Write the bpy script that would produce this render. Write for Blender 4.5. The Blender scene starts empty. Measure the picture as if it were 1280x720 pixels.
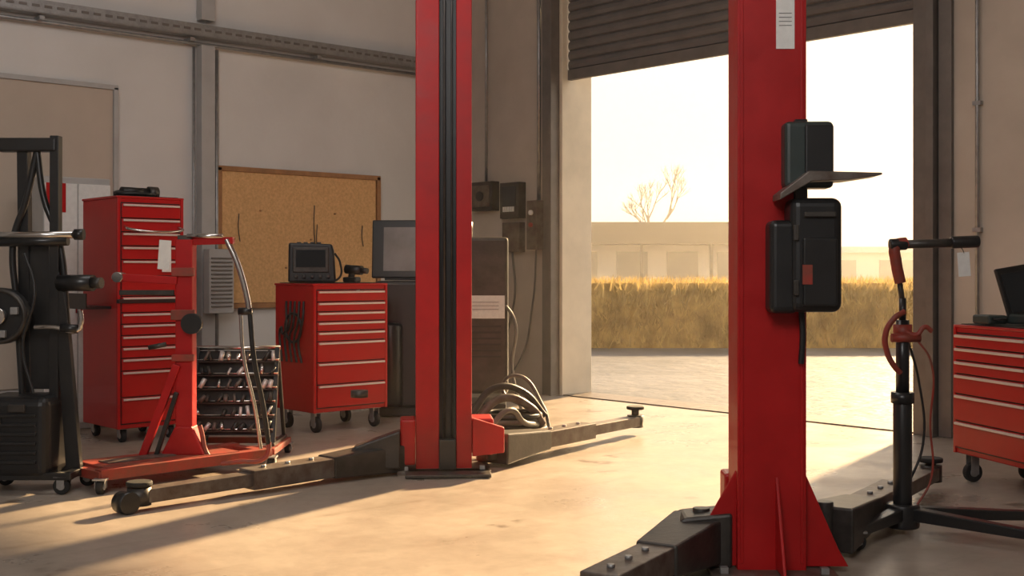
import bpy, math, random
from mathutils import Vector, Matrix
random.seed(7)
PHI = math.radians(47.6)
CP, SP = math.cos(PHI), math.sin(PHI)
CX, CY = 9.686, -8.217          # camera position; at() takes camera-frame offsets worked out from image pixels; this grid is turned 47.6 deg to the room
def at(a, b, z=0.0):
    return Vector((CX + CP*a - SP*b, CY + SP*a + CP*b, z))
S = bpy.context.scene
COL = S.collection

# ------------------------------------------------------------------ materials
def new_mat(name):
    m = bpy.data.materials.new(name); m.use_nodes = True
    return m, m.node_tree, m.node_tree.nodes['Principled BSDF']
def mat(name, col, rough=0.5, metal=0.0, var=0.0, scale=6.0, coat=0.0, bump=0.0, bscale=60.0, col2=None, rvar=0.0, spec=0.5):
    m, nt, bs = new_mat(name)
    bs.inputs['Base Color'].default_value = (*col, 1)
    bs.inputs['Roughness'].default_value = rough
    bs.inputs['Metallic'].default_value = metal
    bs.inputs['Coat Weight'].default_value = coat
    bs.inputs['Specular IOR Level'].default_value = spec
    L = nt.links
    tc = nt.nodes.new('ShaderNodeTexCoord')
    if var > 0 or col2:
        n = nt.nodes.new('ShaderNodeTexNoise'); n.inputs['Scale'].default_value = scale
        n.inputs['Detail'].default_value = 8; n.inputs['Roughness'].default_value = 0.62
        L.new(tc.outputs['Object'], n.inputs['Vector'])
        r = nt.nodes.new('ShaderNodeValToRGB')
        c2 = col2 if col2 else tuple(c*(1-var) for c in col)
        r.color_ramp.elements[0].position = 0.35; r.color_ramp.elements[1].position = 0.65
        r.color_ramp.elements[0].color = (*c2, 1); r.color_ramp.elements[1].color = (*col, 1)
        L.new(n.outputs['Fac'], r.inputs['Fac']); L.new(r.outputs['Color'], bs.inputs['Base Color'])
        if rvar > 0:
            mr = nt.nodes.new('ShaderNodeMapRange')
            mr.inputs['From Min'].default_value = .3; mr.inputs['From Max'].default_value = .7
            mr.inputs['To Min'].default_value = rough-rvar; mr.inputs['To Max'].default_value = rough+rvar
            L.new(n.outputs['Fac'], mr.inputs['Value']); L.new(mr.outputs['Result'], bs.inputs['Roughness'])
    if bump > 0:
        n2 = nt.nodes.new('ShaderNodeTexNoise'); n2.inputs['Scale'].default_value = bscale; n2.inputs['Detail'].default_value = 5
        L.new(tc.outputs['Object'], n2.inputs['Vector'])
        b = nt.nodes.new('ShaderNodeBump'); b.inputs['Strength'].default_value = bump; b.inputs['Distance'].default_value = 0.01
        L.new(n2.outputs['Fac'], b.inputs['Height']); L.new(b.outputs['Normal'], bs.inputs['Normal'])
    return m
M = {}
M['red'] = mat('red_paint', (.45, .006, .007), .42, 0, .22, 5, .08, .03, 40, rvar=.08, spec=.35)
M['redchest'] = mat('red_enamel', (.47, .008, .009), .36, 0, .12, 4, .1, spec=.4)
M['reddirty'] = mat('worn_red_paint', (.34, .035, .022), .5, 0, 0, 9, 0, .1, 60, col2=(.17, .05, .03))
M['black'] = mat('black_plastic', (.012, .012, .013), .42, 0, .3, 10, 0, .05, 120)
M['blackm'] = mat('black_painted_steel', (.016, .016, .017), .35, .0, .3, 9, .1)
M['rubber'] = mat('rubber', (.012, .012, .012), .75)
M['dgrey'] = mat('oily_dark_steel', (.07, .062, .055), .42, .35, .5, 9, 0, .12, 50)
M['mgrey'] = mat('worn_grey_steel', (.18, .155, .135), .45, .4, 0, 12, 0, .12, 50, col2=(.09, .06, .045))
M['chrome'] = mat('brushed_chrome', (.62, .60, .58), .22, 1.0)
M['alu'] = mat('aluminium_trim', (.72, .67, .64), .45, .5)
M['galv'] = mat('galvanised_steel', (.42, .42, .42), .45, .7, .25, 20)
M['white'] = mat('white_label', (.8, .79, .76), .6, 0, .1, 30)
M['lgrey'] = mat('light_grey_enamel', (.48, .47, .46), .5, 0, .15, 5)
M['pane'] = mat('dusty_grey_pane', (.30, .29, .28), .2, 0, .35, 3)
M['green'] = mat('grey_green_plastic', (.035, .05, .048), .4, 0, .2, 8)
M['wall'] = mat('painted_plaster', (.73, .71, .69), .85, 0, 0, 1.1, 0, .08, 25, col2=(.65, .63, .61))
M['wall2'] = mat('aged_plaster_glow_tint', (.56, .49, .42), .85, 0, 0, 1.4, 0, .15, 22, col2=(.46, .40, .34))  # mottled plaster; colour lightened to carry the warm glow beside the doorway
M['jamb'] = mat('cream_jamb_paint', (.78, .69, .54), .6, 0, .15, 3)
M['rail'] = mat('grey_guide_rail', (.20, .18, .165), .5, .3, .2, 8)
M['shutter'] = mat('grey_shutter_slats', (.19, .175, .165), .5, .25, .2, 4)
M['cork'] = mat('cork', (.80, .48, .22), .9, 0, 0, 45, 0, .3, 120, col2=(.64, .36, .15))
M['wood'] = mat('oak_frame', (.42, .20, .08), .55, 0, .3, 12)
M['beige'] = mat('beige_panel', (.56, .47, .39), .8, 0, .10, 2)
M['ceil'] = mat('ceiling_paint', (.6, .58, .56), .9, 0, .1, 2)
M['glass'] = mat('screen_glass', (.02, .025, .03), .08)
M['roof'] = mat('dark_roof_fascia', (.03, .026, .026), .8)
M['facade'] = mat('pale_facade', (.62, .56, .48), .8)
M['bwin'] = mat('building_windows', (.16, .155, .15), .3)
M['bark'] = mat('bark', (.07, .05, .04), .9)
M['hose'] = mat('grey_hose', (.13, .12, .105), .5)
# workshop floor : sealed concrete with scuffs and oil stains
m, nt, bs = new_mat('stained_concrete')
tc = nt.nodes.new('ShaderNodeTexCoord'); L = nt.links
def noise(sc, det=8, ro=.6, vec=None):
    n = nt.nodes.new('ShaderNodeTexNoise'); n.inputs['Scale'].default_value = sc; n.inputs['Detail'].default_value = det; n.inputs['Roughness'].default_value = ro
    L.new(vec or tc.outputs['Object'], n.inputs['Vector']); return n.outputs['Fac']
def ramp(fac, p0, c0, p1, c1):
    r = nt.nodes.new('ShaderNodeValToRGB'); r.color_ramp.elements[0].position = p0; r.color_ramp.elements[1].position = p1
    r.color_ramp.elements[0].color = (*c0, 1); r.color_ramp.elements[1].color = (*c1, 1); L.new(fac, r.inputs['Fac']); return r.outputs['Color']
def mul(a, b, f=1):
    x = nt.nodes.new('ShaderNodeMix'); x.data_type = 'RGBA'; x.blend_type = 'MULTIPLY'; x.inputs[0].default_value = f
    L.new(a, x.inputs[6]); L.new(b, x.inputs[7]); return x.outputs[2]
base = ramp(noise(.9), .35, (.34, .285, .235), .65, (.41, .35, .29))
fine = ramp(noise(14, 10, .7), .30, (.84, .83, .82), .6, (1, 1, 1))
spots = ramp(noise(3.2, 6, .55), .28, (.50, .46, .42), .35, (1, 1, 1))
mp = nt.nodes.new('ShaderNodeMapping'); mp.inputs['Scale'].default_value = (9, .5, 1); L.new(tc.outputs['Object'], mp.inputs['Vector'])
streak = ramp(noise(1.2, 6, .6, mp.outputs[0]), .30, (.86, .84, .82), .42, (1, 1, 1))
c = mul(mul(mul(base, fine), spots), streak)
L.new(c, bs.inputs['Base Color'])
mr = nt.nodes.new('ShaderNodeMapRange'); mr.inputs['From Min'].default_value = .3; mr.inputs['From Max'].default_value = .7; mr.inputs['To Min'].default_value = .22; mr.inputs['To Max'].default_value = .50
L.new(noise(2.2, 8, .65), mr.inputs['Value']); L.new(mr.outputs['Result'], bs.inputs['Roughness'])
bp = nt.nodes.new('ShaderNodeBump'); bp.inputs['Strength'].default_value = .1; bp.inputs['Distance'].default_value = .01
L.new(noise(35, 5), bp.inputs['Height']); L.new(bp.outputs['Normal'], bs.inputs['Normal'])
M['floor'] = m
# yard paving
m, nt, bs = new_mat('worn_asphalt')
tc = nt.nodes.new('ShaderNodeTexCoord')
n1 = nt.nodes.new('ShaderNodeTexNoise'); n1.inputs['Scale'].default_value = .9; n1.inputs['Detail'].default_value = 10; n1.inputs['Roughness'].default_value = .65
r = nt.nodes.new('ShaderNodeValToRGB')
r.color_ramp.elements[0].position = .38; r.color_ramp.elements[0].color = (.036, .036, .040, 1)
r.color_ramp.elements[1].position = .64; r.color_ramp.elements[1].color = (.085, .083, .088, 1)
bp = nt.nodes.new('ShaderNodeBump'); bp.inputs['Strength'].default_value = .6; bp.inputs['Distance'].default_value = .04
n2 = nt.nodes.new('ShaderNodeTexNoise'); n2.inputs['Scale'].default_value = 5; n2.inputs['Detail'].default_value = 8
nt.links.new(tc.outputs['Object'], n1.inputs['Vector']); nt.links.new(tc.outputs['Object'], n2.inputs['Vector'])
nt.links.new(n1.outputs['Fac'], r.inputs['Fac']); nt.links.new(r.outputs['Color'], bs.inputs['Base Color'])
nt.links.new(n2.outputs['Fac'], bp.inputs['Height']); nt.links.new(bp.outputs['Normal'], bs.inputs['Normal'])
bs.inputs['Roughness'].default_value = .48
M['yard'] = m
# dry grass
m, nt, bs = new_mat('dry_grass')
oi = nt.nodes.new('ShaderNodeTexCoord'); n1 = nt.nodes.new('ShaderNodeTexNoise'); n1.inputs['Scale'].default_value = 3.5; n1.inputs['Detail'].default_value = 6
r = nt.nodes.new('ShaderNodeValToRGB')
r.color_ramp.elements[0].position = .35; r.color_ramp.elements[0].color = (.26, .175, .05, 1)
r.color_ramp.elements[1].position = .65; r.color_ramp.elements[1].color = (.56, .40, .14, 1)
nt.links.new(oi.outputs['Object'], n1.inputs['Vector']); nt.links.new(n1.outputs['Fac'], r.inputs['Fac'])
tr = nt.nodes.new('ShaderNodeBsdfTranslucent'); mx = nt.nodes.new('ShaderNodeMixShader'); mx.inputs[0].default_value = .40
out = nt.nodes['Material Output']
nt.links.new(r.outputs['Color'], bs.inputs['Base Color']); nt.links.new(r.outputs['Color'], tr.inputs['Color'])
nt.links.new(bs.outputs[0], mx.inputs[1]); nt.links.new(tr.outputs[0], mx.inputs[2]); nt.links.new(mx.outputs[0], out.inputs['Surface'])
bs.inputs['Roughness'].default_value = .9
M['grass'] = m

# ------------------------------------------------------------------ mesh helpers
def group(name, loc, rotdeg=0.0, cam_frame=True):
    e = bpy.data.objects.new(name, None); e.empty_display_size = .1
    e.location = loc; e.rotation_euler = (0, 0, math.radians(rotdeg) + (PHI if cam_frame else 0))
    COL.objects.link(e); return e
def link(o, p, name, m, bevel=0, smooth=False, seg=2):
    o.name = name
    if m: o.data.materials.append(M[m])
    COL.objects.link(o)
    if p: o.parent = p
    if smooth:
        for f in o.data.polygons: f.use_smooth = True
    if bevel > 0:
        b = o.modifiers.new('bevel', 'BEVEL'); b.width = bevel; b.segments = seg; b.limit_method = 'ANGLE'
    return o
def mesh(p, name, v, f, m, bevel=0, smooth=False, seg=2):
    me = bpy.data.meshes.new(name); me.from_pydata([tuple(x) for x in v], [], f); me.update()
    return link(bpy.data.objects.new(name, me), p, name, m, bevel, smooth, seg)
BF = [(0,3,2,1),(4,5,6,7),(0,1,5,4),(1,2,6,5),(2,3,7,6),(3,0,4,7)]
def box(p, name, c, s, m, rot=(0,0,0), bevel=.004, seg=2):
    x, y, z = s[0]/2, s[1]/2, s[2]/2
    v = [(-x,-y,-z),(x,-y,-z),(x,y,-z),(-x,y,-z),(-x,-y,z),(x,-y,z),(x,y,z),(-x,y,z)]
    o = mesh(p, name, v, BF, m, min(bevel, min(s)*.45), False, seg)
    o.location = c; o.rotation_euler = tuple(math.radians(a) for a in rot); return o
def boxes(p, name, lst, m, bevel=0):
    v, f = [], []
    for (c, s) in lst:
        k = len(v); x, y, z = s[0]/2, s[1]/2, s[2]/2
        for d in [(-x,-y,-z),(x,-y,-z),(x,y,-z),(-x,y,-z),(-x,-y,z),(x,-y,z),(x,y,z),(-x,y,z)]:
            v.append((c[0]+d[0], c[1]+d[1], c[2]+d[2]))
        f += [tuple(i+k for i in q) for q in BF]
    return mesh(p, name, v, f, m, bevel)
def cyl(p, name, p0, p1, r, m, r2=None, seg=24, bevel=0):
    p0, p1 = Vector(p0), Vector(p1); d = (p1-p0); L = d.length; r2 = r if r2 is None else r2
    q = d.to_track_quat('Z', 'Y'); v, f = [], []
    for i in range(seg):
        a = 2*math.pi*i/seg; v.append(p0 + q @ Vector((r*math.cos(a), r*math.sin(a), 0)))
    for i in range(seg):
        a = 2*math.pi*i/seg; v.append(p0 + q @ Vector((r2*math.cos(a), r2*math.sin(a), L)))
    for i in range(seg): f.append((i, (i+1) % seg, seg+(i+1) % seg, seg+i))
    f.append(tuple(range(seg-1, -1, -1))); f.append(tuple(range(seg, 2*seg)))
    o = mesh(p, name, v, f, m, bevel)
    for pl in o.data.polygons[:seg]: pl.use_smooth = True
    return o
def beam(p, name, p0, p1, w, h, m, bevel=.004, w2=None, h2=None):
    """rectangular tube between two points; w sideways, h up; optional taper"""
    p0, p1 = Vector(p0), Vector(p1); d = (p1-p0).normalized()
    up = Vector((0,0,1)) if abs(d.z) < .95 else Vector((0,1,0))
    s = d.cross(up).normalized(); u = s.cross(d).normalized(); w2 = w2 or w; h2 = h2 or h
    v = []
    for q, ww, hh in ((p0, w, h), (p1, w2, h2)):
        v += [q-s*ww/2-u*hh/2, q+s*ww/2-u*hh/2, q+s*ww/2+u*hh/2, q-s*ww/2+u*hh/2]
    f = [(0,3,2,1),(4,5,6,7),(0,1,5,4),(1,2,6,5),(2,3,7,6),(3,0,4,7)]
    f = [tuple(reversed(q)) for q in f]
    o = mesh(p, name, v, f, m, bevel); return o
def prism(p, name, poly, thick, m, axis='y', off=0, bevel=.003):
    """poly in (u,z); extruded along axis"""
    v = []
    for t in (-thick/2+off, thick/2+off):
        for (a, z) in poly: v.append((a, t, z) if axis == 'y' else (t, a, z))
    n = len(poly)
    f = [tuple(range(n)), tuple(range(2*n-1, n-1, -1))] + [(i, i+n, (i+1) % n+n, (i+1) % n) for i in range(n)]
    o = mesh(p, name, v, f, m)
    import bmesh
    bm = bmesh.new(); bm.from_mesh(o.data); bmesh.ops.recalc_face_normals(bm, faces=bm.faces); bm.to_mesh(o.data); bm.free()
    if bevel: 
        b = o.modifiers.new('bevel', 'BEVEL'); b.width = bevel; b.segments = 2
    return o
def tube(p, name, pts, r, m, smooth=True, cyclic=False):
    c = bpy.data.curves.new(name, 'CURVE'); c.dimensions = '3D'; c.bevel_depth = r; c.bevel_resolution = 4; c.use_fill_caps = True
    if smooth:
        s = c.splines.new('BEZIER'); s.bezier_points.add(len(pts)-1)
        for b, q in zip(s.bezier_points, pts): b.co = q; b.handle_left_type = b.handle_right_type = 'AUTO'
    else:
        s = c.splines.new('POLY'); s.points.add(len(pts)-1)
        for b, q in zip(s.points, pts): b.co = (*q, 1)
    s.use_cyclic_u = cyclic
    return link(bpy.data.objects.new(name, c), p, name, m)
def torus(p, name, c, R, r, m, axis='y', seg=28):
    pts = []
    for i in range(seg):
        a = 2*math.pi*i/seg
        q = {'y': (R*math.cos(a), 0, R*math.sin(a)), 'x': (0, R*math.cos(a), R*math.sin(a)), 'z': (R*math.cos(a), R*math.sin(a), 0)}[axis]
        pts.append((c[0]+q[0], c[1]+q[1], c[2]+q[2]))
    return tube(p, name, pts, r, m, False, True)
def caster(p, name, x, y, top, r=.05, ax='x'):
    d = (.018, 0, 0) if ax == 'x' else (0, .018, 0)
    cyl(p, name+'_tyre', (x-d[0], y-d[1], r), (x+d[0], y+d[1], r), r, 'rubber', bevel=.006)
    cyl(p, name+'_hub', (x-d[0]*1.2, y-d[1]*1.2, r), (x+d[0]*1.2, y+d[1]*1.2, r), r*.45, 'galv')
    e = .026
    if ax == 'x':
        boxes(p, name+'_fork', [((x-e, y, (r*.8+top)/2), (.004, r*.9, top-r*.8)), ((x+e, y, (r*.8+top)/2), (.004, r*.9, top-r*.8)), ((x, y, top-.004), (.07, .07, .008))], 'galv')
    else:
        boxes(p, name+'_fork', [((x, y-e, (r*.8+top)/2), (r*.9, .004, top-r*.8)), ((x, y+e, (r*.8+top)/2), (r*.9, .004, top-r*.8)), ((x, y, top-.004), (.07, .07, .008))], 'galv')

# ------------------------------------------------------------------ room shell
DX0, DX1 = 1.38, 5.14; H = 5.0; T = .37
box(None, 'floor', (5.8, -5.81, -.1), (12.4, 12.36, .2), 'floor', bevel=0)
box(None, 'ceiling', (5.8, -5.81, H+.1), (12.4, 12.36, .2), 'ceil', bevel=0)
box(None, 'wall_left', (-.15, -5.8, H/2), (.3, 12.3, H), 'wall', bevel=0)
box(None, 'wall_right', (12.15, -5.8, H/2), (.3, 12.3, H), 'wall', bevel=0)
box(None, 'wall_rear', (6, -12.1, H/2), (12, .3, H), 'wall', bevel=0)
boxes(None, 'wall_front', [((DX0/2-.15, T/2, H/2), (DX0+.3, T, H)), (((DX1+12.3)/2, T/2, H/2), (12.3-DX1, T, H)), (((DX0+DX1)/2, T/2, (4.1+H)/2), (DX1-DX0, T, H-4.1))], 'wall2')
box(None, 'yard_ground', at(20, 60, -.13), (220, 220, .2), 'yard', bevel=0)
boxes(None, 'trim_1', [((DX0+.02, T/2+.01, 2.05), (.04, T+.04, 4.1)), ((DX0-.06, T+.02, 2.05), (.16, .04, 4.1))], 'jamb', .004)
boxes(None, 'trim_2', [((DX0-.10, -.04, 2.5), (.14, .08, 5.0)), ((DX0-.02, -.06, 2.5), (.03, .12, 5.0))], 'rail', .004)
boxes(None, 'trim_3', [((DX1+.06, -.03, 2.5), (.12, .06, 5.0)), ((DX1+.15, -.05, 2.5), (.06, .10, 5.0)), ((DX1+.24, -.02, 2.5), (.10, .04, 5.0))], 'rail', .004)
boxes(None, 'baseboard_left', [((.012, -5.8, .05), (.024, 12.2, .10))], 'rail')
boxes(None, 'door_sill', [(((DX0+DX1)/2, T/2, .004), (DX1-DX0, T, .012))], 'mgrey')
# roller shutter, partly raised
g = group('roller_shutter_door', (0, 0, 0), 0, False)
v, f = [], []; z0 = 3.165; sl = .095
n = 0; zz = z0
prof = []
while zz < 4.0:
    for k, (dz, dy) in enumerate(((0, .0), (.012, -.018), (.045, -.026), (.078, -.018), (.09, 0))):
        prof.append((.09+dy, zz+dz))
    zz += sl
for y, z in prof: v += [(DX0+.045, y, z), (DX1-.005, y, z)]
for i in range(len(prof)-1): f.append((2*i, 2*i+1, 2*i+3, 2*i+2))
mesh(g, 'slats', v, f, 'shutter')
box(g, 'bottom_bar', ((DX0+DX1)/2+.02, .08, 3.115), (DX1-DX0-.06, .05, .10), 'rail')
# left wall fittings
g = group('cable_tray', (0.012, -.05, 0), 0, False)
boxes(g, 'channel', [((.06, -4.0, 3.26), (.12, 7.9, .012)), ((.125, -4.0, 3.31), (.008, 7.9, .10)), ((.01, -4.0, 3.31), (.01, 7.9, .10))], 'galv')
boxes(g, 'slots', [((.131, -.15-i*.1, 3.31), (.005, .06, .02)) for i in range(78)], 'rail')
cyl(g, 'lower_conduit', (.05, -8, 3.20), (.05, -.02, 3.20), .016, 'galv')
boxes(g, 'brackets', [((.07, -.6-i*1.3, 3.22), (.12, .04, .03)) for i in range(6)], 'galv')
g = group('conduit_column', (0.01, 0, 0), 0, False)
box(g, 'casing', (.05, -3.08, 1.61), (.10, .13, 3.16), 'lgrey')
box(g, 'casing_top', (.05, -3.08, 4.2), (.10, .13, 1.58), 'lgrey')
cyl(g, 'pipe_1', (.04, -2.97, 0), (.04, -2.97, 3.17), .018, 'galv'); cyl(g, 'pipe_2', (.04, -3.19, 0), (.04, -3.19, 3.17), .012, 'galv')
g = group('cork_notice_board', (0.005, 0, 0), 0, False)
box(g, 'cork_sheet', (.03, -2.075, 1.52), (.03, 1.68, 1.20), 'cork')
boxes(g, 'frame', [((.035, -2.075, 2.125), (.05, 1.78, .045)), ((.035, -2.075, .895), (.05, 1.78, .045)), ((.035, -2.945, 1.51), (.05, .045, 1.25)), ((.035, -1.205, 1.51), (.05, .045, 1.25))], 'wood', .004)
for i, (y, z, L) in enumerate(((-1.95, 1.62, .42), (-1.92, 1.5, .3), (-2.75, 1.6, .25), (-1.4, 1.55, .2))):
    tube(g, 'hanging_cord_%d' % i, [(.052, y, z+L/2), (.056, y-.01, z), (.052, y+.01, z-L/2)], .004, 'black')
for i in range(6):
    cyl(g, 'pin_%d' % i, (.045, -2.8+i*.27, 1.5+.3*math.sin(i*2.1)), (.062, -2.8+i*.27, 1.5+.3*math.sin(i*2.1)), .008, 'wood')
g = group('beige_panel', (0.005, 0, 0), 0, False)
box(g, 'panel', (.02, -4.85, 1.5), (.03, 1.86, 2.45), 'beige')
boxes(g, 'panel_frame', [((.03, -4.85, 2.74), (.05, 1.94, .04)), ((.03, -3.9, 1.5), (.05, .04, 2.48)), ((.03, -5.8, 1.5), (.05, .04, 2.48))], 'lgrey', .003)
g = group('vent_grille', (0.02, 0, 0), 0, False)
box(g, 'vent_body', (.18, -3.03, 1.12), (.10, .24, .56), 'lgrey'); box(g, 'vent_bracket', (.12, -3.03, 1.12), (.03, .1, .3), 'lgrey')
boxes(g, 'louvres', [((.235, -3.03, .9+i*.035), (.012, .2, .012)) for i in range(13)], 'rail')
# door wall fittings
g = group('electrical_box', (0, -.005, 0), 0, False)
box(g, 'housing', (.33, -.05, 1.98), (.34, .10, .30), 'dgrey'); box(g, 'lid', (.33, -.105, 1.98), (.26, .012, .22), 'mgrey')
cyl(g, 'dial', (.33, -.11, 1.98), (.33, -.13, 1.98), .05, 'black'); cyl(g, 'feed', (.33, -.03, 2.13), (.33, -.03, 4.9), .014, 'galv')
g = group('fuse_cabinet', (0, -.005, 0), 0, False)
box(g, 'housing', (.76, -.05, 1.92), (.28, .10, .36), 'dgrey'); box(g, 'window', (.76, -.105, 1.96), (.20, .012, .20), 'glass')
boxes(g, 'breakers', [((.69+i*.035, -.112, 1.83), (.02, .012, .05)) for i in range(5)], 'white')
box(g, 'lower_box', (.76, -.04, 1.55), (.26, .08, .30), 'mgrey')
g = group('door_switch_box', (-.04, -.005, 0), 0, False)
box(g, 'housing', (1.2, -.10, 1.66), (.14, .14, .48), 'mgrey'); cyl(g, 'button_up', (1.2, -.17, 1.78), (1.2, -.19, 1.78), .025, 'white'); cyl(g, 'button_stop', (1.2, -.17, 1.66), (1.2, -.19, 1.66), .022, 'reddirty')
cyl(g, 'conduit', (1.18, -.05, 1.9), (1.18, -.05, 4.9), .02, 'galv')
g = group('hanging_air_hose', (0, 0, 0), 0, False)
tube(g, 'hose_1', [(.75, -.05, 1.4), (.85, -.12, .9), (.7, -.25, .35), (.5, -.5, .05)], .012, 'hose')
tube(g, 'hose_2', [(1.13, -.08, 1.42), (1.10, -.1, .9), (1.0, -.2, .3), (.85, -.4, .03)], .010, 'hose')
g = group('conduit_pipe', (0, 0, 0), 0, False)
cyl(g, 'pipe', (5.62, -.03, 0), (5.62, -.03, 5), .014, 'galv'); boxes(g, 'clips', [((5.62, -.025, .6+i*.9), (.06, .04, .03)) for i in range(5)], 'galv')

# ------------------------------------------------------------------ outdoors
def grass_hedge():
    v, f = [], []
    for i in range(60000):
        x = random.uniform(-8, 13); y = random.uniform(0, 1.4)
        h = random.uniform(.14, .26)
        base = random.uniform(0, .96) if y < .25 else random.uniform(.7, .96)
        a = random.uniform(0, math.pi); w = random.uniform(.008, .02)
        lx, ly = random.gauss(0, .08), random.gauss(-.03, .07)
        k = len(v)
        v += [(x-w*math.cos(a), y-w*math.sin(a), base), (x+w*math.cos(a), y+w*math.sin(a), base), (x+lx, y+ly, base+h)]
        f.append((k, k+1, k+2))
    k = len(v); # woody core
    for c in [(-8,.2,-.1),(13,.2,-.1),(13,1.4,-.1),(-8,1.4,-.1),(-8,.25,1.05),(13,.25,1.05),(13,1.35,1.05),(-8,1.35,1.05)]: v.append(c)
    f += [tuple(j+k for j in q) for q in BF]
    o = mesh(None, 'dry_grass_hedge', v, f, 'grass'); o.location = at(5, 19.2, -.03); o.rotation_euler = (0, 0, PHI)
grass_hedge()
g = group('commercial_building', at(8, 62, 0))
box(g, 'walls', (-6, 5, 1.3), (30, 10, 2.6), 'facade', bevel=0)
box(g, 'roof_slab', (-11.6, 4.2, 3.15), (30, 12.5, 1.1), 'roof', bevel=.02)
boxes(g, 'windows', [((-20+i*2.6, -.03, 1.5), (1.6, .1, 1.5)) for i in range(10)], 'bwin')
boxes(g, 'posts', [((-26+i*3.5, -1.8, 1.3), (.15, .15, 2.6)) for i in range(9)], 'roof')
g = group('warehouse', at(26, 85, 0))
box(g, 'walls', (0, 0, 1.25), (14, 8, 2.5), 'facade', bevel=0); box(g, 'roof', (0, 0, 2.7), (14.6, 8.6, .4), 'lgrey'); boxes(g, 'doors', [((-4+i*4, -4.05, 1), (2.4, .1, 2)) for i in range(3)], 'bwin')
# bare tree
def tree():
    c = bpy.data.curves.new('bare_tree', 'CURVE'); c.dimensions = '3D'; c.bevel_depth = 1; c.bevel_resolution = 1
    def br(p, d, L, r, lv):
        q = p + d*L; mid = p + d*L*.5 + Vector((random.gauss(0, .03), random.gauss(0, .03), 0))*L
        s = c.splines.new('POLY'); s.points.add(2)
        for k, (w, rr) in enumerate(((p, r), (mid, r*.85), (q, r*.65))): s.points[k].co = (*w, 1); s.points[k].radius = rr
        if lv == 0: return
        for i in range(3 if lv > 1 else 4):
            nd = (d + Vector((random.gauss(0, .42), random.gauss(0, .42), random.uniform(.1, .45)))).normalized()
            br(p + d*L*random.uniform(.6, 1), nd, L*random.uniform(.55, .72), r*.6, lv-1)
    br(Vector((0, 0, 0)), Vector((0, 0, 1)), 3.4, .12, 5)
    o = link(bpy.data.objects.new('bare_tree', c), None, 'bare_tree', 'bark'); o.location = at(8.8, 74, -.03)
tree()

# ------------------------------------------------------------------ tool chests
def chest(name, loc, rot, w, d, z0, z1, rows, cam_frame, r=.05, handle=None, mouldtop=.03):
    """front faces local -Y; rows = list of relative drawer heights from top"""
    g = group(name, loc, rot, cam_frame)
    box(g, 'cabinet', (0, 0, (z0+z1)/2), (w, d, z1-z0), 'redchest', bevel=.008)
    box(g, 'drawer_recess', (0, -d/2-.001, (z0+z1)/2), (w-.05, .006, z1-z0-.06), 'blackm')
    box(g, 'top_rim', (0, 0, z1+.006), (w+.012, d+.012, .016), 'redchest', bevel=.006)
    box(g, 'top_mat', (0, 0, z1+.016), (w-.05, d-.05, .006), 'rubber')
    avail = z1-z0-.07; tot = sum(rows); z = z1-.035
    for i, h in enumerate(rows):
        hh = avail*h/tot
        box(g, 'drawer_%d' % (i+1), (0, -d/2-.008, z-hh/2), (w-.06, .018, hh-.008), 'redchest', bevel=.003)
        box(g, 'drawer_pull_%d' % (i+1), (0, -d/2-.022, z-.016), (w-.075, .016, .015), 'alu', bevel=.003)
        z -= hh
    k = 0
    for sx in (-1, 1):
        for sy in (-1, 1):
            k += 1; caster(g, 'caster_%d' % k, sx*(w/2-.07), sy*(d/2-.07), z0, r, 'x')
    boxes(g, 'corner_posts', [((sx*(w/2-.012), -d/2-.004, (z0+z1)/2), (.022, .012, z1-z0)) for sx in (-1, 1)], 'redchest', .003)
    return g
# centre chest : faces room +X
g = chest('tool_chest', (1.88, -2.985, 0), 90, .674, .53, .153, 1.10, [1, .85, .85, .85, .85, 1.8, 1.9, 2.0], False, .06)
box(g, 'drawer_lock', (.05, -.285, 1.055), (.03, .01, .02), 'chrome')
for i in range(5):   # cables and hooks hung on the chest's side
    tube(g, 'hung_cable_%d' % i, [(-.345, -.15+i*.06, .98), (-.365, -.17+i*.07, .85-.03*i), (-.36, -.10+i*.06, .66+.03*i), (-.35, -.13+i*.07, .52)], .009, 'black')
torus(g, 'hung_cable_coil', (-.355, -.02, .78), .11, .010, 'black', 'x')
# tall left chest
g = chest('tall_tool_chest', (1.36, -4.36, 0), 90, .50, .58, .10, 1.72, [1.2, 1.1, 1.1, 1.1, 1.3, 1.6, 1.3, .9, .9, .9, .9, 1.0, 2.1, 2.1], False, .045)
box(g, 'mid_band', (0, -.30, .995), (.50, .04, .03), 'blackm'); 
tube(g, 'front_handle', [(-.2, -.31, 1.52), (-.2, -.38, 1.50), (.2, -.38, 1.50), (.2, -.31, 1.52)], .010, 'chrome')
box(g, 'hang_tag', (.10, -.335, 1.30), (.07, .004, .20), 'white')
boxes(g, 'side_tray', [((-.34, 0, .95), (.18, .4, .02)), ((-.43, 0, 1.0), (.01, .4, .1))], 'blackm')
# right chest
g = chest('tool_chest', at(2.623+.25, 6.58+.055), 282.7, .70, .50, .162, .885, [.8, .8, .8, 1.2, 1.6, 1.6], True, .055)

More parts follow.
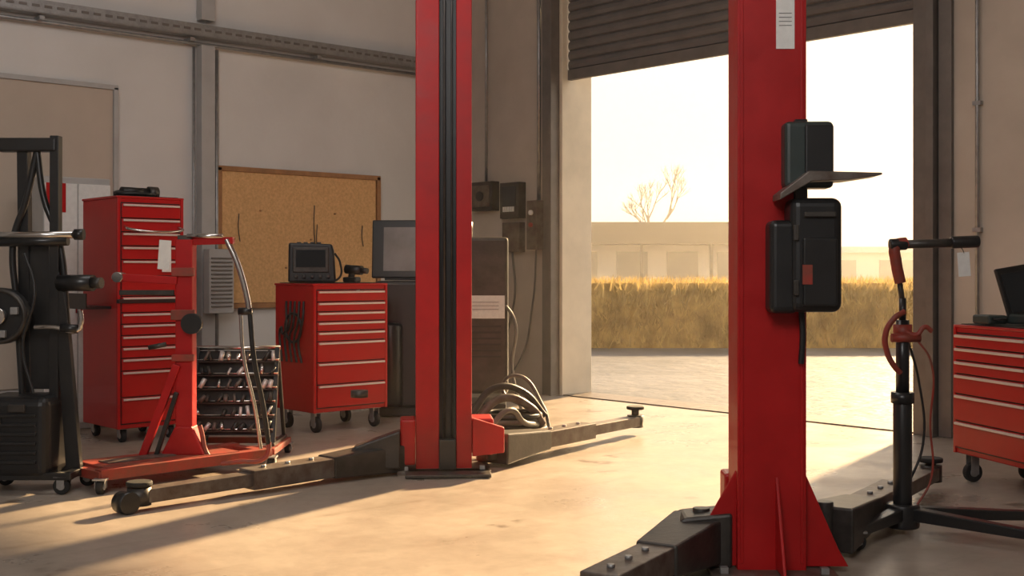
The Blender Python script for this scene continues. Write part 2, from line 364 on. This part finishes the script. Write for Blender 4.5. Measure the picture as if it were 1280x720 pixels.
# ------------------------------------------------------------------ things on chests
g = group('black_tool_case', at(-1.53, 9.20, 1.122), 8)
prism(g, 'case_body', [(-.18, .0), (-.175, .30), (.15, .29), (.165, .24), (.18, .0)], .22, 'black', 'y', 0, .014)
box(g, 'front_panel', (-.01, -.115, .17), (.27, .016, .19), 'dgrey', bevel=.006)
box(g, 'front_window', (-.01, -.126, .18), (.22, .008, .13), 'glass', bevel=0)
boxes(g, 'top_vents', [((-.1+.05*i, 0, .30), (.03, .14, .012)) for i in range(4)], 'dgrey', .002)
boxes(g, 'knobs', [((-.12+.06*i, -.125, .045), (.025, .02, .025)) for i in range(5)], 'dgrey', .004)
tube(g, 'power_cord', [(.17, -.05, .22), (.21, -.08, .15), (.20, -.12, .03), (.05, -.155, .012), (-.10, -.16, .012)], .008, 'rubber')
g = group('cordless_impact_wrench', at(-1.20, 9.18, 1.122), -25)
cyl(g, 'motor_body', (-.08, 0, .10), (.06, 0, .09), .035, 'black'); cyl(g, 'nose', (.06, 0, .09), (.11, 0, .085), .022, 'dgrey')
box(g, 'grip', (-.03, 0, .06), (.045, .04, .10), 'black', rot=(0, 12, 0), bevel=.012); box(g, 'battery', (-.03, 0, .02), (.12, .08, .04), 'black', bevel=.01)
g = group('air_ratchet', (1.30, -4.3, 1.752), 0, False)
cyl(g, 'barrel', (.05, -.14, .035), (.02, .08, .035), .032, 'black'); cyl(g, 'head', (.02, .08, .035), (.02, .15, .035), .045, 'dgrey'); box(g, 'foot', (.04, -.12, .02), (.1, .12, .035), 'black', bevel=.01)
tube(g, 'air_hose', [(.05, -.14, .035), (.1, -.2, .02), (.18, -.1, .012), (.15, .05, .012), (.0, .12, .012)], .012, 'black')
box(g, 'spare_battery', (-.1, .06, .035), (.1, .14, .07), 'black', bevel=.012)
g = group('laptop', at(2.96, 6.62, .910), 20)
box(g, 'base_case', (0, 0, .03), (.36, .26, .055), 'green', bevel=.012)
box(g, 'keyboard', (0, -.01, .06), (.30, .16, .006), 'black')
box(g, 'screen_lid', (-.02, .14, .19), (.36, .022, .29), 'black', rot=(-14, -8, 0), bevel=.008)
box(g, 'screen', (-.02, .128, .19), (.31, .004, .22), 'glass', rot=(-14, -8, 0), bevel=0)
g = group('impact_wrench_case', at(2.675, 6.72, .910), 12)
box(g, 'case', (0, 0, .025), (.12, .16, .05), 'green', bevel=.012); tube(g, 'handle', [(-.03, -.08, .03), (-.03, -.11, .03), (.03, -.11, .03), (.03, -.08, .03)], .006, 'black')

# ------------------------------------------------------------------ light grey cabinet behind tall chest
g = group('parts_cabinet', (.50, -4.50, 0), 90, False)
box(g, 'carcass', (0, 0, .96), (.52, .42, 1.92), 'lgrey', bevel=.01)
boxes(g, 'doors', [((-.13, -.215, .96), (.25, .012, 1.82)), ((.13, -.215, .96), (.25, .012, 1.82))], 'white', .003)
boxes(g, 'handles', [((-.02, -.23, .95), (.012, .02, .12)), ((.02, -.23, .95), (.012, .02, .12))], 'chrome')
box(g, 'poster', (-.17, -.225, 1.76), (.15, .004, .22), 'redchest')

# ------------------------------------------------------------------ lift posts
def arm(g, tag, p0, p1, padr=.065, z=.12, z1=None, padh=.085):
    z1 = z-.02 if z1 is None else z1
    p0, p1 = Vector((*p0, z)), Vector((*p1, z1)); d = p1-p0
    m1 = p0 + d*.30; m2 = p0 + d*.62
    beam(g, tag+'_root', p0, m1, .24, .19 if z > .1 else .16, 'dgrey', .01, .17, .12)
    beam(g, tag+'_outer_tube', m1-d*.03, m2, .15, .105, 'mgrey', .006)
    beam(g, tag+'_inner_tube', m2-d*.02, p1, .105, .07, 'mgrey', .005)
    cyl(g, tag+'_pivot_pin', p0+Vector((0, 0, -.07)), p0+Vector((0, 0, .115)), .035, 'dgrey', bevel=.004)
    cyl(g, tag+'_pad_socket', p1+Vector((0, 0, -.045)), p1+Vector((0, 0, .045)), .06, 'dgrey')
    cyl(g, tag+'_pad_screw', p1+Vector((0, 0, .04)), p1+Vector((0, 0, padh)), .028, 'dgrey')
    cyl(g, tag+'_rubber_pad', p1+Vector((0, 0, padh)), p1+Vector((0, 0, padh+.025)), padr, 'rubber', bevel=.006)
    for i in range(3):
        q = m1 + (m2-m1)*(.2+.3*i); cyl(g, tag+'_bolt_%d' % i, q+Vector((0, 0, .05)), q+Vector((0, 0, .065)), .014, 'galv', seg=6)
def post(name, a, b, rot, w, dp, gap0, gap1, h):
    g = group(name, at(a, b), rot)
    t = .012; x0, x1, y0, y1 = -w/2, w/2, -dp/2, dp/2
    poly = [(x0, y1), (x0, y0), (gap0, y0), (gap0, y0+.04), (x0+t, y0+.04), (x0+t, y1-t), (x1-t, y1-t), (x1-t, y0+.04), (gap1, y0+.04), (gap1, y0), (x1, y0), (x1, y1)]
    v = [(x, y, .02) for x, y in poly] + [(x, y, h) for x, y in poly]; n = len(poly)
    f = [(i, (i+1) % n, n+(i+1) % n, n+i) for i in range(n)]
    f += [tuple(range(n, 2*n))]
    mesh(g, 'column', v, f, 'red', .004)
    box(g, 'base_plate', (0, 0, .012), (w+.22, dp+.2, .024), 'mgrey', bevel=.004)
    gc = (gap0+gap1)/2; gw = gap1-gap0
    box(g, 'carriage_slide', (gc, y0+.10, h/2), (w-.06, .03, h-.1), 'blackm', bevel=0)
    cyl(g, 'lift_chain', (gc-.02, y0+.04, .05), (gc-.02, y0+.04, h-.1), .008, 'dgrey')
    cyl(g, 'equaliser_cable', (gc+.025, y0+.05, .05), (gc+.025, y0+.05, h-.1), .005, 'dgrey')
    boxes(g, 'anchor_bolts', [((sx*(w/2+.06), sy*(dp/2+.05), .035), (.03, .03, .025)) for sx in (-1, 1) for sy in (-1, 1)], 'galv')
    return g
# far post
g = post('car_lift_post', -.42, 7.32, 5, .335, .27, -.028, .075, 4.2)
box(g, 'column_stop_block', (.02, -.15, .11), (.10, .08, .18), 'blackm')
box(g, 'carriage_left', (-.215, -.10, .19), (.09, .20, .27), 'red', bevel=.012)
box(g, 'carriage_right', (.235, -.02, .21), (.13, .24, .22), 'red', bevel=.012)
prism(g, 'carriage_wing', [(.17, .33), (.36, .27), (.36, .12), (.17, .10)], .05, 'red', 'y', -.16, .006)
cyl(g, 'restraint_gear', (.27, -.16, .32), (.27, -.16, .36), .05, 'dgrey', seg=16)
arm(g, 'left_arm', (-.30, -.10), (-1.56, -1.16), z=.095, z1=.075, padh=.05)
box(g, 'left_arm_cover', (0, 0, 0), (.46, .16, .03), 'black', bevel=.01)
o = g.children[-1]; o.location = (-.80, -.48, .165); o.rotation_euler = (0, 0, math.radians(40))
prism(g, 'left_arm_gusset', [(-.26, .27), (-.26, .05), (-.62, .05), (-.52, .18)], .12, 'dgrey', 'y', -.22, .01)
cyl(g, 'left_arm_end_roller', (-1.64, -1.20, .055), (-1.58, -1.26, .055), .055, 'blackm')
arm(g, 'right_arm', (.30, .02), (1.46, 1.42))
box(g, 'base_cover', (.02, -.26, .014), (.50, .22, .02), 'dgrey', bevel=.004)
# near post (opening faces the far post, back towards the viewer)
g = post('car_lift_post', 1.03, 4.86, 178, .27, .25, -.05, .06, 4.2)
# in this turned frame +x is left and +y is towards the viewer
prism(g, 'gusset_left', [(.13, .42), (.13, .03), (.34, .03), (.30, .12)], .012, 'red', 'y', .08)
prism(g, 'gusset_right', [(-.13, .42), (-.13, .03), (-.31, .03), (-.27, .10)], .012, 'red', 'y', .08)
prism(g, 'gusset_right_rear', [(-.13, .42), (-.13, .03), (-.30, .03)], .012, 'red', 'y', -.05)
prism(g, 'gusset_front', [(.12, .40), (.12, .03), (.30, .03)], .012, 'red', 'x', -.02)
box(g, 'carriage', (0, -.20, .24), (.30, .14, .24), 'red', bevel=.012)
arm(g, 'left_arm', (.26, -.02), (.98, 1.25), z=.125)
prism(g, 'left_arm_block', [(.15, .24), (.15, .02), (.50, .02), (.46, .13), (.34, .22)], .20, 'dgrey', 'y', .0, .012)
arm(g, 'right_arm', (-.28, -.20), (-1.20, -1.75), z=.12, z1=.10, padh=.06)
box(g, 'instruction_label', (-.052, .1265, 2.19), (.072, .003, .22), 'white', bevel=0)
boxes(g, 'label_print', [((-.052, .1285, 2.22-.016*i), (.05, .002, .003)) for i in range(4)], 'pane')
boxes(g, 'column_seam', [((.118, .127, 2.1), (.012, .006, 4.1)), ((-.118, .127, 2.1), (.012, .006, 4.1))], 'red', .002)
# control/power unit mounted on the near post
box(g, 'power_unit_main', (-.145, .19, 1.265), (.20, .16, .44), 'black', bevel=.035, seg=4)
box(g, 'power_unit_side', (-.025, .19, 1.22), (.11, .13, .36), 'black', bevel=.025, seg=4)
box(g, 'power_unit_ridge', (-.155, .275, 1.20), (.13, .02, .26), 'blackm', bevel=.008)
boxes(g, 'power_unit_latches', [((-.065, .275, 1.35), (.02, .02, .06)), ((-.065, .275, 1.14), (.02, .02, .06)), ((-.155, .28, 1.42), (.12, .015, .02))], 'dgrey', .004)
box(g, 'warning_sticker', (-.105, .288, 1.19), (.038, .004, .075), 'reddirty', bevel=0)
box(g, 'control_box', (-.13, .16, 1.655), (.19, .10, .26), 'green', bevel=.02, seg=3)
box(g, 'control_box_lid', (-.165, .215, 1.66), (.11, .02, .22), 'black', bevel=.008)
prism(g, 'shelf_bracket', [(-.0, 1.475), (-.0, 1.50), (-.11, 1.585), (-.385, 1.577), (-.385, 1.569), (-.26, 1.55), (-.12, 1.545)], .16, 'mgrey', 'y', .22, .004)
tube(g, 'unit_hose', [(-.11, .15, 1.05), (-.115, .15, .95), (-.11, .145, .84)], .012, 'black')
box(g, 'mount_bar', (-.11, .12, 1.45), (.05, .06, .70), 'blackm')

# ------------------------------------------------------------------ left black machine
g = group('tire_changer_machine', at(-2.55, 6.62))
box(g, 'top_beam', (-.12, 0, 1.90), (.33, .08, .075), 'blackm', bevel=.01)
beam(g, 'main_upright', (.03, 0, .10), (.035, 0, 1.95), .05, .06, 'blackm')
beam(g, 'rear_upright', (-.17, .12, .10), (-.15, .02, 1.9), .06, .06, 'blackm')
tube(g, 'curved_strut_left', [(-.07, 0, 1.87), (-.13, 0, 1.6), (-.20, 0, 1.38), (-.18, 0, 1.0), (-.15, 0, .5)], .018, 'blackm')
tube(g, 'curved_strut_right', [(-.07, 0, 1.87), (-.03, 0, 1.6), (.05, .0, 1.38), (.09, 0, 1.0), (.12, 0, .2)], .018, 'blackm')
prism(g, 'web_plate', [(-.14, 1.36), (-.02, 1.36), (.0, .55), (-.12, .55)], .02, 'blackm', 'y', .05)
cyl(g, 'cross_bar', (-.36, -.03, 1.40), (.19, -.06, 1.405), .020, 'chrome'); cyl(g, 'cross_bar_sleeve', (-.30, -.03, 1.365), (.12, -.05, 1.37), .026, 'blackm')
cyl(g, 'bar_knob', (.16, -.06, 1.405), (.21, -.06, 1.405), .03, 'blackm')
cyl(g, 'turntable', (-.24, -.10, .96), (-.24, -.03, .96), .155, 'blackm', bevel=.008); torus(g, 'turntable_rim', (-.24, -.10, .96), .14, .012, 'dgrey')
cyl(g, 'turntable_hub', (-.24, -.15, .96), (-.24, -.10, .96), .05, 'chrome')
boxes(g, 'clamp_jaws', [((-.24+.1*math.cos(a), -.12, .96+.1*math.sin(a)), (.04, .03, .04)) for a in (0.3, 1.9, 3.4, 5)], 'galv', .004)
cyl(g, 'tool_head', (.06, -.02, 1.14), (.26, -.06, 1.14), .045, 'blackm'); cyl(g, 'tool_head_tip', (.26, -.06, 1.14), (.31, -.07, 1.14), .03, 'dgrey')
tube(g, 'crank', [(-.05, -.08, .90), (.06, -.10, .90), (.19, -.10, .885), (.21, -.10, .93), (.205, -.10, .99)], .014, 'chrome')
cyl(g, 'crank_grip', (.10, -.10, .895), (.19, -.10, .89), .024, 'blackm')
box(g, 'motor_housing', (-.13, -.03, .31), (.38, .32, .44), 'black', bevel=.05, seg=4)
boxes(g, 'housing_ribs', [((-.13, -.195, .18+.05*i), (.26, .012, .018)) for i in range(6)], 'blackm', .003)
box(g, 'gauge', (-.10, -.20, .47), (.09, .02, .04), 'dgrey'); cyl(g, 'drain_cap', (-.22, -.19, .40), (-.22, -.21, .40), .035, 'dgrey')
prism(g, 'side_leg', [(.05, 1.25), (.10, 1.0), (.18, .08), (.10, .08), (.05, .8)], .05, 'blackm', 'y', 0)
for i, (x, y) in enumerate(((-.3, -.16), (.12, -.14), (.17, .12), (-.3, .14))): caster(g, 'caster_%d' % i, x, y, .10, .045, 'y')
boxes(g, 'base_frame', [((-.08, -.15, .10), (.52, .05, .04)), ((-.08, .13, .10), (.52, .05, .04)), ((.15, 0, .10), (.05, .32, .04))], 'blackm', .005)
tube(g, 'air_line', [(-.1, -.1, 1.3), (-.02, -.16, 1.1), (-.08, -.17, .8), (-.02, -.18, .55)], .008, 'black')

# ------------------------------------------------------------------ red wheeled cart / hoist with tilted tool rack
g = group('wheeled_tool_cart', at(-1.95, 7.05))
cart = g
d = Vector((.69, .72, 0)).normalized(); s = Vector((d.y, -d.x, 0))
def R(u, w, z): q = d*u + s*w; return (q.x, q.y, z)
for i, wv in enumerate((-.17, .17)):
    beam(g, 'base_rail_%d' % i, R(-.60, wv, .10), R(.50, wv, .10), .075, .06, 'reddirty', .005)
beam(g, 'base_deck', R(-.55, 0, .125), R(.30, 0, .125), .34, .018, 'reddirty', .004)
beam(g, 'deck_slot', R(-.48, 0, .137), R(-.06, 0, .137), .12, .008, 'mgrey', .002)
beam(g, 'cross_member_front', R(-.58, -.2, .095), R(-.58, .2, .095), .06, .05, 'reddirty'); beam(g, 'cross_member_rear', R(.48, -.2, .095), R(.48, .2, .095), .06, .05, 'reddirty')
for i, (u, wv) in enumerate(((-.6, -.2), (-.6, .2), (.5, -.2), (.5, .2))):
    q = R(u, wv, 0); caster(g, 'caster_%d' % i, q[0], q[1], .085, .04, 'x')
boxes(g, 'rack_carrier', [((.18, .50, .085), (.60, .04, .04)), ((.18, .92, .085), (.60, .04, .04)), ((-.10, .66, .085), (.04, .56, .04)), ((.46, .66, .085), (.04, .56, .04))], 'reddirty', .005)
for i, (x, y) in enumerate(((-.10, .92), (.46, .92))): caster(g, 'rack_caster_%d' % i, x, y, .07, .03, 'x')
box(g, 'mast', (.035, 0, .75), (.10, .10, 1.28), 'red', bevel=.006)
box(g, 'mast_cap', (.035, 0, 1.40), (.08, .08, .03), 'dgrey')
prism(g, 'mast_foot', [(-.10, .13), (-.015, .30), (.085, .30), (.16, .13)], .12, 'red', 'y', 0, .01)
beam(g, 'rear_brace', (-.20, -.06, .13), (.0, -.06, .66), .04, .045, 'red')
beam(g, 'inner_brace', (-.12, -.07, .13), (.0, -.07, .50), .025, .03, 'blackm')
beam(g, 'boom', (.0, 0, 1.375), (.32, -.02, 1.385), .045, .04, 'red')
cyl(g, 'boom_sleeve', (.05, -.03, 1.41), (.26, -.04, 1.41), .014, 'chrome')
tube(g, 'pump_handle', [(.28, -.03, 1.39), (.34, -.03, 1.26), (.40, -.03, 1.05), (.415, -.03, .96)], .018, 'chrome')
tube(g, 'handle_stem', [(.415, -.03, .98), (.44, -.03, .7), (.49, 0, .4), (.52, .02, .16)], .015, 'blackm')
tube(g, 'handle_stem_twin', [(.36, -.03, .98), (.38, -.03, .7), (.44, 0, .4), (.47, .02, .16)], .011, 'chrome')
cyl(g, 'stem_clamp', (.35, -.03, .97), (.43, -.03, .97), .022, 'blackm')
tube(g, 'lower_loop', [(.52, .02, .2), (.50, .0, .11), (.36, -.02, .09), (.20, -.03, .10), (.12, -.02, .3)], .014, 'reddirty')
beam(g, 'side_arm', (-.38, -.05, 1.17), (.0, -.05, 1.15), .05, .045, 'red'); cyl(g, 'side_arm_pin', (-.34, -.10, 1.17), (-.34, 0, 1.17), .03, 'chrome')
beam(g, 'side_arm_lower', (-.34, -.05, 1.08), (-.02, -.05, 1.08), .02, .03, 'dgrey')
boxes(g, 'mast_brackets', [((.035, -.06, .95), (.14, .03, .06)), ((.035, -.06, 1.2), (.13, .03, .05)), ((.035, -.06, .7), (.13, .03, .04))], 'reddirty', .004)
box(g, 'inspection_tag', (-.07, -.075, 1.30), (.07, .004, .17), 'white', rot=(0, 4, 0), bevel=0)
cyl(g, 'hook_wheel', (.09, -.1, .90), (.09, -.05, .90), .06, 'blackm'); cyl(g, 'release_knob', (-.16, -.08, .76), (-.06, -.08, .78), .014, 'dgrey')
# tilted rack with chrome tools, carried by the cart
g = group('tool_rack', (.14, .68, .085), 0, False); g.parent = cart
for i, x in enumerate((-.22, .30)):
    beam(g, 'side_rail_%d' % i, (x, -.16, .03), (x-.02, .10, .62), .03, .03, 'blackm'); beam(g, 'back_leg_%d' % i, (x, .22, .02), (x-.02, .10, .62), .025, .025, 'blackm')
    beam(g, 'rack_foot_%d' % i, (x, -.20, .02), (x, .24, .02), .035, .04, 'blackm')
mesh(g, 'back_panel', [(-.22, -.13, .08), (.30, -.13, .08), (.28, .11, .60), (-.24, .11, .60)], [(0, 1, 2, 3)], 'blackm')
for k in range(6):
    z = .12+k*.085; y = -.15+(z-.08)*.46
    box(g, 'shelf_%d' % k, (.04, y, z-.012), (.52, .05, .008), 'dgrey', bevel=0)
    cyl(g, 'rod_%d' % k, (-.23, y-.01, z), (.30, y-.01, z), .007, 'chrome')
    for j in range(9):
        x = -.19+j*.056+random.uniform(-.008, .008); r = random.uniform(.007, .017)
        if random.random() < .8:
            cyl(g, 'socket_%d_%d' % (k, j), (x, y-.02, z-.005), (x+random.uniform(-.02, .04), y+.005, z+random.uniform(.03, .06)), r, random.choice(['chrome', 'alu', 'mgrey', 'blackm', 'dgrey']), seg=12)
box(g, 'drip_tray', (.05, -.20, .0), (.56, .12, .03), 'reddirty', bevel=.006)
cyl(g, 'top_bar', (-.26, .10, .62), (.30, .10, .62), .014, 'chrome')

# ------------------------------------------------------------------ equipment behind far post
g = group('air_compressor_cabinet', at(-.58, 10.15))
box(g, 'left_housing', (-.30, 0, .60), (.52, .50, 1.05), 'black', bevel=.03)
box(g, 'right_housing', (.34, .05, .84), (.42, .50, 1.30), 'dgrey', bevel=.03)
boxes(g, 'vent_slots', [((.34, -.205, .5+i*.05), (.30, .01, .018)) for i in range(6)], 'black')
box(g, 'data_plate', (.34, -.21, .91), (.36, .008, .19), 'white', bevel=0)
boxes(g, 'data_print', [((.36, -.216, .95-i*.03), (.22, .003, .004)) for i in range(3)], 'pane')
cyl(g, 'regulator', (.20, -.05, 1.5), (.20, -.05, 1.62), .05, 'dgrey'); box(g, 'plinth', (.0, .03, .06), (1.06, .5, .10), 'blackm')
tube(g, 'outlet_hose', [(.45, -.15, 1.0), (.60, -.22, .8), (.58, -.2, .4), (.66, -.3, .05)], .014, 'hose')
cyl(g, 'side_tank', (-.42, -.28, .10), (-.42, -.28, .78), .10, 'blackm', bevel=.03)
g = group('diagnostic_monitor', at(-.93, 10.12, 1.128), -4)
box(g, 'bezel', (0, 0, .265), (.50, .04, .49), 'blackm', rot=(-5, 0, 0), bevel=.01); box(g, 'panel', (.03, -.024, .265), (.36, .006, .37), 'pane', rot=(-5, 0, 0), bevel=0)
box(g, 'neck', (0, .06, .11), (.08, .04, .20), 'blackm'); box(g, 'foot', (0, .02, .012), (.26, .22, .02), 'blackm')
g = group('air_hose_coil', at(-.02, 8.75))
for i in range(5):
    a = i*1.3
    torus(g, 'coil_%d' % i, (.03*math.cos(a), .03*math.sin(a), .022+.036*i), .27-.015*i, .018, 'hose' if i % 2 else 'black', 'z')
tube(g, 'loose_end', [(.2, -.1, .10), (.1, -.35, .15), (.0, -.5, .25), (-.15, -.6, .12)], .020, 'hose')
tube(g, 'loose_end_upper', [(.2, .1, .18), (-.05, .2, .32), (.05, .3, .42), (.25, .2, .20), (.3, .05, .03)], .014, 'mgrey')
tube(g, 'bent_nozzle', [(-.25, -.3, .12), (-.05, -.2, .30), (.16, -.12, .22), (.24, -.06, .10)], .030, 'mgrey')
tube(g, 'bent_nozzle_2', [(-.28, -.2, .18), (-.10, -.05, .36), (.10, .05, .32), (.26, .1, .14)], .026, 'dgrey')
tube(g, 'floor_loop', [(.1, -.2, .02), (.35, -.25, .02), (.45, -.02, .02), (.32, .22, .02), (.1, .28, .02)], .016, 'black')

# ------------------------------------------------------------------ transmission jack at right
g = group('transmission_jack', at(1.79, 5.5))
cyl(g, 'main_cylinder', (0, 0, .10), (0, 0, .62), .042, 'blackm', bevel=.004); cyl(g, 'ram', (0, 0, .62), (0, 0, .98), .030, 'blackm'); cyl(g, 'collar', (0, 0, .60), (0, 0, .65), .052, 'blackm'); cyl(g, 'upper_collar', (0, 0, .90), (0, 0, .96), .042, 'reddirty')
cyl(g, 'neck', (0, 0, .96), (0, 0, 1.08), .016, 'blackm')
cyl(g, 'handle_socket_rod', (0, 0, 1.06), (-.015, 0, 1.16), .012, 'dgrey')
tube(g, 'handle_bend', [(-.01, 0, 1.15), (-.03, 0, 1.25), (-.03, 0, 1.32), (.02, 0, 1.335)], .026, 'reddirty')
cyl(g, 'handle_bar', (-.04, 0, 1.325), (.27, 0, 1.335), .020, 'dgrey'); cyl(g, 'handle_grip', (.22, 0, 1.335), (.35, 0, 1.34), .028, 'blackm', bevel=.008); cyl(g, 'grip_end', (-.06, 0, 1.325), (.02, 0, 1.328), .027, 'blackm', bevel=.006)
tube(g, 'tag_string', [(.255, -.01, 1.32), (.265, -.03, 1.30), (.27, -.03, 1.285)], .002, 'black'); box(g, 'hang_tag', (.27, -.03, 1.235), (.055, .003, .11), 'white', rot=(0, -4, 0), bevel=0)
tube(g, 'pump_lever', [(0, -.03, 1.02), (-.05, -.04, .99), (-.09, -.04, .92), (-.085, -.04, .84), (-.05, -.04, .77), (-.02, -.03, .74)], .013, 'reddirty')
tube(g, 'release_lever', [(0, -.03, .93), (.05, -.04, .915), (.09, -.04, .95), (.12, -.04, .93)], .011, 'reddirty')
cyl(g, 'side_valve', (-.06, -.03, .9), (.07, -.03, .9), .02, 'reddirty')
tube(g, 'hydraulic_hose', [(.05, -.03, .9), (.11, -.05, .8), (.12, -.02, .5), (.13, .0, .25), (.05, -.02, .12)], .005, 'reddirty')
tube(g, 'hydraulic_hose_2', [(.02, .03, .93), (.09, .05, .7), (.11, .05, .4), (.03, .04, .2)], .006, 'black')
cyl(g, 'base_boss', (0, 0, .03), (0, 0, .14), .075, 'blackm', bevel=.01)
beam(g, 'leg_1', (0, 0, .10), (.62, .02, .08), .07, .06, 'blackm', .006, .05, .04)
beam(g, 'leg_2', (0, 0, .10), (.45, -.42, .08), .07, .06, 'blackm', .006, .05, .04)
beam(g, 'leg_3', (0, 0, .10), (-.30, -.32, .08), .07, .06, 'blackm', .006, .05, .04)
beam(g, 'leg_4', (0, 0, .10), (.10, .55, .08), .07, .06, 'blackm', .006, .05, .04)
for i, (x, y) in enumerate(((.62, .02), (.45, -.42), (-.30, -.32), (.10, .55))): caster(g, 'caster_%d' % i, x, y, .085, .036, 'y')

# ------------------------------------------------------------------ hazy air (a real volume filling yard and workshop)
m = bpy.data.materials.new('hazy_air'); m.use_nodes = True; nt = m.node_tree; nt.nodes.clear()
vs = nt.nodes.new('ShaderNodeVolumeScatter'); vs.inputs['Density'].default_value = .0026; vs.inputs['Anisotropy'].default_value = .6; vs.inputs['Color'].default_value = (1, .92, .80, 1)
mo = nt.nodes.new('ShaderNodeOutputMaterial'); nt.links.new(vs.outputs[0], mo.inputs['Volume']); M['haze'] = m
box(None, 'hazy_air', at(15, 45, 3.9), (110, 112, 8), 'haze', rot=(0, 0, 47.6), bevel=0)

# ------------------------------------------------------------------ lights
w = bpy.data.worlds.new('warm_sky'); S.world = w; w.use_nodes = True
bg = w.node_tree.nodes['Background']; bg.inputs['Strength'].default_value = 1.5
tc = w.node_tree.nodes.new('ShaderNodeTexCoord'); sx = w.node_tree.nodes.new('ShaderNodeSeparateXYZ'); rp = w.node_tree.nodes.new('ShaderNodeValToRGB')
w.node_tree.links.new(tc.outputs['Generated'], sx.inputs[0]); w.node_tree.links.new(sx.outputs['Z'], rp.inputs['Fac']); w.node_tree.links.new(rp.outputs['Color'], bg.inputs['Color'])
rp.color_ramp.elements[0].color = (.80, .63, .44, 1); rp.color_ramp.elements[1].color = (.80, .86, .95, 1)
e = rp.color_ramp.elements.new(.16); e.color = (.90, .78, .61, 1)
sd = bpy.data.lights.new('sun', 'SUN'); sd.energy = 19; sd.color = (1, .68, .35); sd.angle = math.radians(2.5)
so = bpy.data.objects.new('sun', sd); COL.objects.link(so)
k = .27; E = math.radians(25.5)
dirh = Vector((k, -1, 0)).normalized()*math.cos(E); dirv = Vector((dirh.x, dirh.y, -math.sin(E)))
so.rotation_euler = dirv.to_track_quat('-Z', 'Y').to_euler()
def area(name, loc, tgt, sx_, sy_, e, col):
    l = bpy.data.lights.new(name, 'AREA'); l.shape = 'RECTANGLE'; l.size = sx_; l.size_y = sy_; l.energy = e; l.color = col
    o = bpy.data.objects.new(name, l); COL.objects.link(o); o.location = loc; o.rotation_euler = (Vector(tgt)-Vector(loc)).to_track_quat('-Z', 'Y').to_euler()
area('interior_fill_light', (4.5, -4.5, 4.9), (3.0, -4.0, 0), 2.5, 2.5, 70, (1, .96, .93))  # added area light, no fixture in view; overhead fill for the interior
area('interior_fill_light', (9.5, -9.5, 4.6), (2.5, -4, 1.8), 2.5, 2.5, 230, (1, .96, .93))  # unseen light added behind the camera to fill walls and chest fronts

# ------------------------------------------------------------------ camera
cd = bpy.data.cameras.new('camera'); cd.sensor_width = 36; cd.lens = 1500/1280*36; cd.shift_y = -20/1280; cd.clip_end = 500
co = bpy.data.objects.new('camera', cd); COL.objects.link(co); co.location = at(0, 0, 1.2); co.rotation_euler = (math.pi/2, 0, PHI)
S.camera = co
S.view_settings.view_transform = 'Standard'
